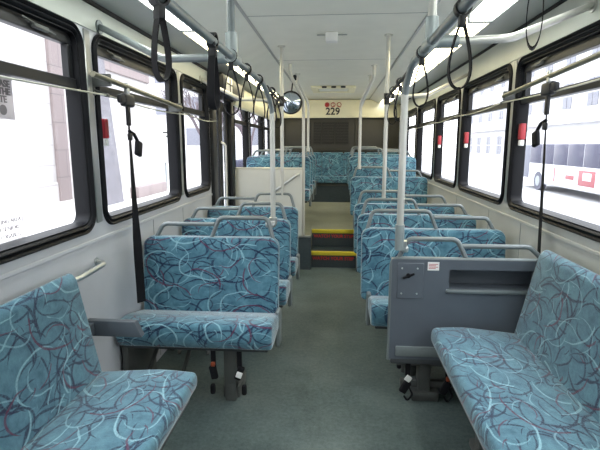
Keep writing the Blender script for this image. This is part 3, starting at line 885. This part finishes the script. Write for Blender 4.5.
# rear pairs
for sx, lab in ((1, 'right'), (-1, 'left')):
    for k in (0, 1):
        if sx > 0: pts = [((.40, 5.44, 2.368), (.40, 5.46, 2.25), (.29, 6.08, 2.02), (.29, 6.08, 1.20)), ((.41, 6.2, 2.368), (.41, 6.2, 2.26), (.33, 6.98, 2.02), (.33, 6.98, 1.42))][k]
        else: pts = [None, ((-.50, 6.0, 2.368), (-.50, 6.0, 2.26), (-.385, 6.34, 2.05), (-.385, 6.34, 1.42))][k]
        if pts is None: continue
        t = thing('grab_pole', 'white bent pole from ceiling to raised %s seat, %s of the rear poles' % (lab, 'nearer' if k == 0 else 'farther'), 'grab pole', pts[-1], 'rear grab poles')
        bm = BM(); tube(bm, pts, .0185 if sx > 0 else .016, .12); link('pole', bm, 'pole', t)
        bm = BM(); flange(bm, Vector(pts[0])-Vector((0, 0, .006)), (0, 0, 1)); fitting(bm, Vector(pts[-1])+Vector((0, 0, .02)), (0, 0, 1), .05, .024); link('fitting', bm, 'pole', t)

# hanging straps
def make_strap(L=.20, W_=.045):
    t = thing('hanging_strap', 'x', 'strap', (0, 0, 0), 'hanging straps on the overhead rails')
    def ribbon(path, w, th, closed):
        bm = BM(); k = len(path); R = []
        for i in range(k):
            a = path[i-1] if (closed or i) else path[0]; b = path[(i+1) % k] if (closed or i < k-1) else path[-1]
            t_ = (Vector(b)-Vector(a)).normalized(); n_ = Vector((t_.z, 0, -t_.x))
            p = Vector(path[i]); y = Vector((0, 1, 0))
            R.append([bm.verts.new(q) for q in (p+y*w/2+n_*th/2, p+y*w/2-n_*th/2, p-y*w/2-n_*th/2, p-y*w/2+n_*th/2)])
        for i in range(k if closed else k-1):
            for j in range(4): bm.faces.new((R[i][j], R[i][(j+1) % 4], R[(i+1) % k][(j+1) % 4], R[(i+1) % k][j]))
        return bm
    P = []
    nn = 28
    for i in range(nn):
        a = 2*PI*i/nn
        s = (1-math.cos(a))/2            # 0 top .. 1 bottom
        P.append((W_*math.sin(a)*(.25+.75*s)*1.02, 0, -.035-L*s))
    link('loop', ribbon(P, .026, .004, True), 'black', t, local=True)
    C = [(.0225*math.cos(2*PI*i/14), 0, .024*math.sin(2*PI*i/14)) for i in range(14)]
    link('rail_clip', ribbon(C, .03, .006, True), 'bracket', t, local=True)
    bm = BM(); box(bm, -.010, .010, -.015, .015, -.055, -.02, .004); link('buckle', bm, 'bracket', t, local=True)
    return t
s0 = None
def strap(x, y, z, rz, lab, sx=1., sz=1.):
    global s0
    if s0 is None:
        s0 = make_strap(); s0.location = (x, y, z); s0.rotation_euler.z = rz; s0['label'] = lab
    else:
        q = dup(s0, (x, y, z), lab, rz=rz)
        if sx != 1. or sz != 1.:
            for c in q.children:
                if c.name.startswith('loop'): c.scale = (sx, 1, sz)
for x, y, z, rz, lab, *k_ in ((.37, 1.52, 1.905, -.02, 'black loop strap on right rail just ahead of the ceiling stanchion'),
                         (.37, .97, 1.905, -.36, 'black loop strap on right rail, nearest the viewer, beside wall window', .42, .95),
                         (.37, 2.20, 1.905, .0, 'black loop strap on right rail between stanchion and bend'),
                         (.382, 3.0, 1.88, .2, 'black loop strap on thin right rail just past the divider pole'),
                         (.388, 3.45, 1.88, 0, 'black loop strap on thin right rail before the far white pole'),
                         (-.44, 1.19, 1.86, .9, 'wide black strap on left rail, nearest the viewer', .62, .86),
                         (-.44, 1.69, 1.86, 1.5, 'black strap on left rail just ahead of the stanchion'),
                         (-.44, 1.98, 1.86, .3, 'black loop strap on left rail at the stanchion joint'),
                         (-.44, 2.32, 1.86, .1, 'black loop strap on left rail, first past the stanchion'),
                         (-.44, 2.68, 1.86, .0, 'black loop strap on left rail just before the bend'),
                         (-.455, 3.3, 1.865, .4, 'black loop strap on thin left rail just past the near pole'),
                         (-.475, 3.75, 1.868, .4, 'black loop strap on thin left rail before the far white pole')):
    strap(x, y, z, rz, lab, *k_)

# pull cords along both window walls
for x, y1_, lab, zf in ((-1.165, 4.52, 'stop request cord strung along the left windows', 1.752), (1.125, 8.6, 'stop request cord strung along the right windows', 1.80)):
    t = thing('pull_cord', lab, 'cord', (x, 2, zf), 'stop request cords')
    if x < 0: sup = [-2.2, -.94, .48, 2.36, 3.68, 4.53]
    else: sup = [-2.2, -.44, 1.36, 3.40, 4.745, 5.915, 7.28, 8.62]
    bm = BM(); pts = []
    for i, (a, b) in enumerate(zip(sup, sup[1:])):
        for j in range(6):
            q = j/6; y = a+(b-a)*q
            z = zf-(.010*max(0, y-2)) - .02*math.sin(PI*q)
            pts.append((x, y, z))
    pts.append((x, sup[-1], zf-.010*(sup[-1]-2)))
    tube(bm, pts, .0042, seg=8); link('cord', bm, 'cord', t)
    wx = XL if x < 0 else XR
    for y in sup:
        z = zf-.010*max(0, y-2)
        bm = BM(); tube(bm, [(wx, y, z+.03), (x, y, z+.004)], .005, seg=8); cyl(bm, (x, y-.012, z), (x, y+.012, z), .009, 12); box(bm, min(wx, wx-.012*(-1 if x < 0 else 1)), max(wx, wx-.012*(-1 if x < 0 else 1)), y-.012, y+.012, z-.0, z+.07, .003, 1)
        link('guide', bm, 'ped', t)

# wheelchair belt bars and hanging belts
t = thing('belt_bar', 'bronze coloured bar across the second left window holding a belt', 'bar', (-1.15, 2.8, 1.8), 'belt bars')
bm = BM(); tube(bm, [(-1.15, 2.20, 1.83), (-1.15, 3.46, 1.77)], .014); link('bar', bm, 'bar', t)
bm = BM()
for y, z in ((2.36, 1.822), (3.44, 1.771)):
    bm = BM(); box(bm, -1.236, -1.14, y-.012, y+.012, z-.03, z+.03, .004); link('bracket', bm, 'ped', t)
t = thing('belt_bar', 'dark bar across the nearest right window holding a belt', 'bar', (1.12, 2.6, 1.85), 'belt bars')
bm = BM(); tube(bm, [(1.12, 1.45, 1.92), (1.12, 3.36, 1.825)], .014); link('bar', bm, 'bar', t)
bm = BM()
for y, z in ((3.34, 1.826), (1.46, 1.92)):
    bm = BM(); box(bm, 1.11, 1.196, y-.012, y+.012, z-.03, z+.03, .004); link('bracket', bm, 'ped', t)
def belt(x, y, z, zb, xb, yb, lab, s, wb):
    t = thing('shoulder_belt', lab, 'belt', (x, y, z), 'hanging shoulder belts')
    bm = BM(); box(bm, x-.02, x+.02, y-.06, y+.06, z-.10, z-.03, .014, 3); box(bm, x-.015, x+.015, y-.10, y-.04, z-.085, z-.04, .01); link('retractor', bm, 'bracket', t)
    bm = BM(); box(bm, x-.012, x+.012, y-.016, y+.016, z-.045, z+.028, .006); link('clamp', bm, 'steel', t)
    bm = BM(); box(bm, x-.008, x+.008, y-.018, y+.018, z-.20, z-.09, .004); box(bm, x-.01, x+.01, y-.01, y+.022, z-.28, z-.24, .006); link('webbing_guide', bm, 'bracket', t)
    bm = BM(); tube(bm, [(x, y, z-.23), (x, y+.06, z-.245), (x, y+.10, z-.28)], .010, .03, seg=8)
    box(bm, x-.013, x+.013, y+.075, y+.145, z-.37, z-.28, .012, 3, rot=Matrix.Rotation(-.25, 3, 'X'))
    link('buckle', bm, 'black', t)
    bm = BM(); k = 16; rows = []
    for i in range(k+1):
        q = i/k; zz = z-.19+(zb-z+.19)*q
        xx = x+(xb-x)*q; yy = y+(yb-y)*q
        w = wb*(.35+.65*min(1, q*1.6)) ; a = (1.45-1.15*min(1, q*1.5)) if s < 0 else 1.0
        d = Vector((math.cos(a)*.25, math.sin(a), 0)).normalized()*w/2; nn_ = Vector((-d.y, d.x, 0)).normalized()*.0012
        rows.append([bm.verts.new(Vector((xx, yy, zz))+v) for v in (d+nn_, d-nn_, -d-nn_, -d+nn_)])
    for a_, b_ in zip(rows, rows[1:]):
        for j in range(4): bm.faces.new((a_[j], a_[(j+1) % 4], b_[(j+1) % 4], b_[j]))
    link('webbing', bm, 'black', t)
belt(-1.15, 2.56, 1.805, .60, -1.12, 2.52, 'black shoulder belt hanging in front of the second left window', -1, .052)
belt(1.12, 2.67, 1.86, .90, 1.14, 2.66, 'black shoulder belt with buckle hanging before the nearest right window', 1, .060)

# small wall things
bm = BM(); tube(bm, [(-1.235, 2.27, .905), (-1.18, 2.24, .900), (-1.165, 2.0, .90), (-1.18, 1.80, .90), (-1.235, 1.77, .90)], .0125, .04); flange(bm, (-1.232, 2.27, .905), (-1, 0, 0), .02)
single('wall_handle', bm, 'steel', 'short chrome grab handle on left wall beside the side bench', 'handle', loc=(-1.235, 2.0, .9))
# red emergency tags on the window edges
for x, y, z, lab in ((-1.262, 2.497, 1.59, 'red emergency release tag at edge of second left window'),
                     (1.222, 3.262, 1.59, 'red emergency release tag at edge of nearest right window'),
                     (1.222, 4.615, 1.57, 'red emergency release tag at edge of second right window'),
                     (1.222, 5.79, 1.56, 'red emergency release tag at edge of third right window')):
    t = thing('release_tag', lab, 'tag', (x, y, z), 'red window release tags')
    bm = BM(); box(bm, x-.018, x+.018, y-.022, y+.022, z-.055, z+.05, .006); link('tag', bm, 'red', t)
    bm = BM(); box(bm, x-.014, x+.014, y-.018, y+.018, z-.095, z-.057, .005); link('catch', bm, 'white', t)
# stickers on the nearest left window pane
t = thing('window_sticker', 'pink notice sticker high on the nearest left window', 'sticker', (-1.296, 1.70, 1.68), 'window stickers')
bm = BM(); box(bm, -1.2985, -1.2965, 1.62, 1.835, 1.60, 1.76); link('sheet', bm, 'paper', t, smooth=False)
for i, s in enumerate(('IN CASE', 'TO THE', 'LATE')):
    text_on(s, .036, (-1.2955, 1.755, 1.735-.03*i), (0, 1, 0), (0, 0, 1), 'lettering', 'greytxt', t, bold=.001)
bm = BM(); cyl(bm, (-1.296, 1.77, 1.635), (-1.2945, 1.77, 1.635), .02, 20); link('emblem', bm, 'greytxt', t)
t = thing('window_sticker', 'clear sticker with grey print low on the nearest left window', 'sticker', (-1.296, 1.70, 1.16), 'window stickers')
bm = BM()
for a, b, c, d in ((1.58, 1.82, 1.222, 1.224), (1.58, 1.82, 1.122, 1.124), (1.818, 1.82, 1.122, 1.224)): box(bm, -1.2985, -1.2965, a, b, c, d)
link('border', bm, 'greytxt', t, smooth=False)
for i, s in enumerate(('SEATING AREA', 'FOR SENIORS', 'AND DISABLED')):
    text_on(s, .026, (-1.2955, 1.72, 1.202-.030*i), (0, 1, 0), (0, 0, 1), 'lettering', 'greytxt', t)

# ceiling device, rear hatch, sign lettering
t = thing('ceiling_sensor', 'small white square box on the ceiling centre', 'device', (-.05, 3.9, 2.37))
bm = BM(); box(bm, -.10, -.005, 3.84, 3.93, 2.30, 2.369, .008); link('housing', bm, 'white', t)
bm = BM(); box(bm, -.17, .07, 3.93, 3.945, 2.362, 2.370, .002); link('mounting_strip', bm, 'cove', t)
t = thing('roof_hatch', 'cream ceiling hatch frame just before the rear wall', 'hatch', (-.06, 7.8, 2.37))
bm = BM()
for q in ((-.40, .27, 7.20, 7.30), (-.40, .27, 7.80, 7.90), (-.40, -.30, 7.30, 7.80), (.17, .27, 7.30, 7.80)): box(bm, q[0], q[1], q[2], q[3], 2.335, 2.369, .006)
link('frame', bm, 'ceil_rear', t)
bm = BM(); box(bm, -.29, .16, 7.31, 7.79, 2.35, 2.368, .004); link('hatch_panel', bm, 'ceil', t)
bm = BM(); 
for x in (-.2, -.06, .08):
    bm = BM(); box(bm, x-.035, x+.035, 7.175, 7.20, 2.335, 2.36, .004); link('latch', bm, 'bracket', t)
t = thing('bus_number', 'black painted number on cream panel above rear window', 'number', (-.09, 9.275, 2.10))
text_on('229', .185, (-.09, 9.277, 2.135), (1, 0, 0), (0, 0, 1), 'digits', 'blacktxt', t, bold=.004)
for i, x in enumerate((-.20, -.085, .03)):
    t = thing('pictogram', ['red round filled', 'red outlined lamp shaped', 'red outlined round'][i] + ' pictogram above the black number', 'pictogram', (x, 9.275, 2.265), 'red pictograms')
    bm = BM(); tube(bm, [(x+.040*math.cos(2*PI*j/24), 9.275, 2.265+.040*math.sin(2*PI*j/24)) for j in range(24)], .006, closed=True, seg=6)
    if i == 1: box(bm, x-.006, x+.006, 9.272, 9.279, 2.27, 2.30)
    link('ring', bm, 'redtxt', t)
    bm = BM()
    if i == 0: cyl(bm, (x, 9.279, 2.265), (x, 9.275, 2.265), .033, 20)
    else:
        box(bm, x-.035, x+.035, 9.273, 9.278, 2.231, 2.239, 0, rot=Matrix.Rotation(.7 if i == 2 else -.7, 3, 'Y'))
    link('symbol', bm, 'redtxt', t)
# rear engine cover / louvre
t = thing('rear_louvre', 'dark louvred panel across the rear wall below the number', 'louvre', (0, 9.35, 1.36))
bm = BM(); box(bm, XL+.01, XR-.01, 9.36, 9.42, 1.30, 2.02, .004); link('backing', bm, 'louver', t)
bm = BM()
for x in (-.545, .365, -1.05, 1.0): box(bm, x-.012, x+.012, 9.33, 9.36, 1.36, 2.015, .003)
box(bm, XL+.01, XR-.01, 9.33, 9.36, 1.385, 1.41, .003)
link('frame', bm, 'louver', t)
for x0_, x1_ in ((-.46, -.32), (-.29, -.06), (-.03, .22)):
    bm = BM(); box(bm, x0_, x1_, 9.345, 9.361, 1.52, 1.94)
    g = link('grille', bm, 'louver2', t)
    bm = BM()
    for k in range(14): box(bm, x0_+.005, x1_-.005, 9.335, 9.346, 1.53+k*.03, 1.54+k*.03)
    link('slats', bm, 'louver', g)

# convex mirror
mr = thing('convex_mirror', 'round convex mirror with dark rim hung by the left rear pole', 'mirror', (-.53, 5.45, 1.98))
bm = BM(); k1, k2 = 8, 32; rings = []
c = Vector((-.53, 5.45, 1.975)); d = Vector((.02, -1, -.12)).normalized(); up = Vector((0, 0, 1)); rt = up.cross(d).normalized(); uu = d.cross(rt)
ctr = bm.verts.new(c+d*.045)
for i in range(1, k1+1):
    r_ = .118*i/k1
    rings.append([bm.verts.new(c+d*(.045*(1-(i/k1)**2))+(rt*math.cos(2*PI*j/k2)+uu*math.sin(2*PI*j/k2))*r_) for j in range(k2)])
for j in range(k2): bm.faces.new((ctr, rings[0][j], rings[0][(j+1) % k2]))
for a, b in zip(rings, rings[1:]):
    for j in range(k2): bm.faces.new((a[j], b[j], b[(j+1) % k2], a[(j+1) % k2]))
link('mirror_face', bm, 'mirror', mr)
bm = BM(); tube(bm, [c+(rt*math.cos(2*PI*j/k2)+uu*math.sin(2*PI*j/k2))*.122 for j in range(k2)], .009, closed=True, seg=8)
cyl(bm, c-d*.002, c-d*.02, .122, 32, .06); link('rim', bm, 'bracket', mr)
bm = BM(); tube(bm, [c-d*.01, c-d*.05+Vector((0, 0, .08)), c+Vector((.02, -.02, .20)), c+Vector((.055, -.06, .27))], .008, .04); fitting(bm, c+Vector((.05, -.055, .265)), (0, .5, .6), .05, .02); link('arm', bm, 'bracket', mr)

# cards above the left door and on the right cove
t = thing('notice_card', 'small framed white card by the light strip above left door', 'card', (-1.03, 4.6, 2.05))
bm = BM(); box(bm, -1.09, -1.07, 4.62, 4.86, 2.02, 2.16, .003); link('sheet', bm, 'white', t)
bm = BM(); box(bm, -1.068, -1.062, 4.61, 4.87, 2.085, 2.095); box(bm, -1.068, -1.062, 4.735, 4.745, 2.02, 2.16); link('frame', bm, 'bracket', t)
t = thing('notice_card', 'small blue card on the ceiling beside the right rail', 'card', (.62, 1.95, 2.36))
bm = BM(); box(bm, .53, .59, 1.82, 2.02, 2.362, 2.369, .001, 1); link('sheet', bm, 'blue', t)
bm = BM(); box(bm, .54, .58, 1.85, 1.99, 2.360, 2.3625); link('print', bm, 'white', t)

# ------------------------------------------------------------------ outside
G = -.90
bm = BM(); box(bm, -7.2, 16.5, -30, 90, G-.2, G); o = struct('street', bm, 'street')
bm = BM(); box(bm, -60, -7.2, -30, 90, G-.2, G+.12, .02); struct('pavement', bm, 'walk')
bm = BM(); box(bm, 16.5, 60, -30, 90, G-.2, G+.12, .02); struct('pavement.001', bm, 'walk')
# left: limestone building with pink granite piers
b1 = thing('building', 'pale stone building with pink piers outside the left windows', 'building', (-16, 10, G))
bm = BM(); box(bm, -24, -11.32, -12, 28.2, G, 7.2); link('wall', bm, 'lime', b1, smooth=False)
for y in (-6, 2.2, 10.4, 18.6):
    bm = BM(); box(bm, -11.4, -11.2, y-.42, y+.42, G, 7.3, .03); link('pier', bm, 'pink', b1, smooth=False)
bm = BM(); box(bm, -11.4, -11.2, 22.0, 28.1, 5.1, 7.0, .03); link('granite_band', bm, 'pink', b1, smooth=False)
bm = BM(); box(bm, -11.4, -11.28, -12, 28.1, G, G+.9, .03); link('plinth', bm, 'lime', b1, smooth=False)
bm = BM()
v = []
for z, e in ((G, .0), (9., .55)):
    v.append([bm.verts.new((x, y, z)) for x, y in ((-9.75+e, 17+e), (-8.65-e, 17+e), (-8.65-e, 18.4-e), (-9.75+e, 18.4-e))])
for j in range(4): bm.faces.new((v[0][j], v[0][(j+1) % 4], v[1][(j+1) % 4], v[1][j]))
bm.faces.new(v[0][::-1]); bm.faces.new(v[1])
single('stone_pillar', bm, 'greyst', 'grey battered stone pillar outside the second left window', 'pillar', loc=(-8.85, 17.7, G))
bm = BM(); box(bm, -8.9, -8.5, 19.5, 22.9, G, G+.6, .03)
single('brick_planter', bm, 'pink', 'low pink brick planter wall outside the second left window', 'planter', loc=(-8.8, 24, G))
t = thing('street_sign', 'white notice board with dark lines outside the second left window', 'sign', (-9.0, 23.0, G))
bm = BM(); box(bm, -9.05, -9.0, 23.2, 25.4, .6, 2.6, .01); link('board', bm, 'white', t)
bm = BM(); tube(bm, [(-9.03, 24.3, G), (-9.03, 24.3, .62)], .06); link('post', bm, 'greylt', t)
bm = BM()
for a, b, z in ((24.0, 25.2, 2.15), (24.4, 25.2, 1.95), (24.6, 25.2, 1.65)): box(bm, -8.999, -8.99, a, b, z-.05, z+.05)
link('print', bm, 'blacktxt', t)
# farther left building and bare trees
b2 = thing('building', 'far grey block seen through the third left window', 'building', (-14, 45, G))
bm = BM(); box(bm, -26, -4.5, 62, 74, G, 20); link('wall', bm, 'facade', b2, smooth=False)
for zx in range(5):
    for zz in range(4):
        bm = BM(); x0_ = -24+zx*4; z0_ = 1.5+zz*4
        box(bm, x0_, x0_+1.8, 61.9, 62.05, z0_, z0_+2.2); link('window', bm, 'winpale', b2, smooth=False)
def tree(x, y, h, lab, seed):
    r = random.Random(seed); bm = BM()
    def br(p, d, L, rad, lv):
        q = p+d*L
        tube(bm, [p, p+d*L*.5+Vector((r.uniform(-.04, .04)*L, r.uniform(-.04, .04)*L, 0)), q], rad, seg=5, cap=False)
        if lv == 0: return
        for _ in range(4 if lv > 2 else 3):
            e = (d+Vector((r.uniform(-.8, .8), r.uniform(-.8, .8), r.uniform(-.1, .6)))).normalized()
            br(p+d*L*r.uniform(.55, 1.), e, L*r.uniform(.6, .8), rad*.6, lv-1)
    br(Vector((x, y, G)), Vector((0, 0, 1)), h*.36, .16, 4)
    single('bare_tree', bm, 'bark', lab, 'tree', 'bare street trees', loc=(x, y, G))
tree(-8.3, 30, 8.5, 'bare tree closest beyond the third left window', 3)
tree(-9.5, 36, 9, 'bare tree behind the first one, left of the road', 5)
tree(-7.9, 43, 9, 'farthest bare tree, seen past the left door', 8)
def car(x, y, lab, mat):
    t = thing('car', lab, 'car', (x, y, G), 'parked cars')
    bm = BM(); box(bm, x-.9, x+.9, y-2.2, y+2.2, G+.25, G+.85, .15, 3)
    link('body', bm, mat, t)
    bm = BM(); vs = box(bm, x-.8, x+.8, y-1.3, y+1.2, G+.82, G+1.4, .12, 3); link('cabin', bm, 'busglass', t)
    for sx in (-1, 1):
        for yy in (-1.4, 1.4):
            bm = BM(); cyl(bm, (x+sx*.72, y+yy, G+.32), (x+sx*.92, y+yy, G+.32), .32, 20); link('wheel', bm, 'tyre', t)
car(-6.2, 33, 'dark parked car outside the third left window', 'carpaint')
car(-6.2, 40, 'white parked car farther along the left kerb', 'busw')
# right: city bus and facades
B = thing('city_bus', 'white bus with red advert standing outside the nearest right window', 'bus', (12.2, 22, G))
bx0, bx1, by0, by1 = 10.85, 13.3, 16.5, 29.0
bm = BM(); box(bm, bx0, bx1, by0, by1, G+.35, 2.25, .12, 3); link('body', bm, 'busw', B)
for k in range(7):
    bm = BM(); box(bm, bx0-.02, bx0+.03, by1-1.55-(k+1)*1.45+.05, by1-1.55-k*1.45, .53, 1.55, .02); link('side_window', bm, 'busglass', B)
bm = BM(); box(bm, bx0-.02, bx0+.03, by1-1.5, by1-.25, -.3, 1.5, .02); link('front_door', bm, 'winpale', B)
bm = BM(); box(bm, bx0+.2, bx1-.2, by0-.03, by0+.02, .4, 1.6, .05); link('rear_window', bm, 'busglass', B)
bm = BM(); box(bm, bx0-.012, bx0+.02, 20.6, 22.0, -.30, .38, .01); box(bm, bx0-.012, bx0+.02, 22.4, 23.2, -.1, .1, .01); box(bm, bx0-.012, bx0+.02, 24.3, 24.42, -.3, .4, .01); link('advert', bm, 'busred', B)
bm = BM(); box(bm, bx0-.018, bx0+.02, 20.9, 21.6, -.05, .28, .005); link('advert_panel', bm, 'busw', B)
for yy in (26.2, 18.6):
    for xx in (bx0+.12, bx1-.12):
        bm = BM(); cyl(bm, (xx-.14, yy, G+.5), (xx+.14, yy, G+.5), .5, 28); w_ = link('wheel', bm, 'tyre', B)
        bm = BM(); cyl(bm, (xx-.16, yy, G+.5), (xx-.12, yy, G+.5), .27, 20); link('hub', bm, 'greylt', w_)
for yb0, yb1, lab, x_ in ((-14, 31, 'long pale facade behind the bus, outside the nearest right window', 24), (33, 80, 'far pale facade seen through the distant right windows', 20)):
    bl = thing('building', lab, 'building', (x_, (yb0+yb1)/2, G), 'pale facades across the street')
    bm = BM(); box(bm, x_, x_+10, yb0, yb1, G, 13.5); link('wall', bm, 'facade', bl, smooth=False)
    bm = BM(); box(bm, x_-.35, x_, yb0, yb1, 3.3, 3.6, .02); link('cornice', bm, 'facade', bl, smooth=False)
    y = yb0+1.5
    while y < yb1-3:
        for z in (.4, 4.6, 8.4):
            bm = BM()
            for a in (0, .85):
                for c_ in (0, 1.15): box(bm, x_-.05, x_+.05, y+a, y+a+.72, z+c_, z+c_+1.0)
            link('window', bm, 'winpale', bl, smooth=False)
        y += 4.2

# ------------------------------------------------------------------ light, world, camera
w = bpy.data.worlds.new('overcast'); scn.world = w; w.use_nodes = True
nd, lk = w.node_tree.nodes, w.node_tree.links
bg = nd['Background']
tc = N(nd, 'ShaderNodeTexCoord'); sp = N(nd, 'ShaderNodeSeparateXYZ'); lk.new(tc.outputs['Generated'], sp.inputs[0])
rp = N(nd, 'ShaderNodeValToRGB'); rp.color_ramp.elements[0].position = 0.; rp.color_ramp.elements[1].position = .9
rp.color_ramp.elements[0].color = (.98, .985, 1., 1); rp.color_ramp.elements[1].color = (1.7, 1.78, 1.9, 1)
lk.new(sp.outputs[2], rp.inputs[0]); lk.new(rp.outputs[0], bg.inputs[0])
bg.inputs[1].default_value = 3.6
sl = bpy.data.lights.new('sun', 'SUN'); sl.energy = 1.0; sl.angle = math.radians(12); sl.color = (1, .97, .92)
so = bpy.data.objects.new('sun', sl); COL.objects.link(so); so.rotation_euler = (math.radians(14), math.radians(8), 0)

cam = bpy.data.cameras.new('camera'); co = bpy.data.objects.new('camera', cam); COL.objects.link(co)
cam.sensor_width = 36.; cam.lens = 467/600*36; cam.clip_start = .02; cam.clip_end = 300
p = math.atan(80/467.); ya_ = math.radians(4.465)
co.location = (0, 0, 1.5); co.rotation_euler = (PI/2-p, 0, ya_)
scn.camera = co
vs = scn.view_settings
vs.view_transform = 'Standard'; vs.look = 'None'; vs.exposure = .15; vs.gamma = 1.; vs.use_curve_mapping = False
scn.cycles.use_denoising = True
scn.cycles.max_bounces = 10; scn.cycles.diffuse_bounces = 6; scn.cycles.transparent_max_bounces = 12
scn.cycles.sample_clamp_indirect = 6.
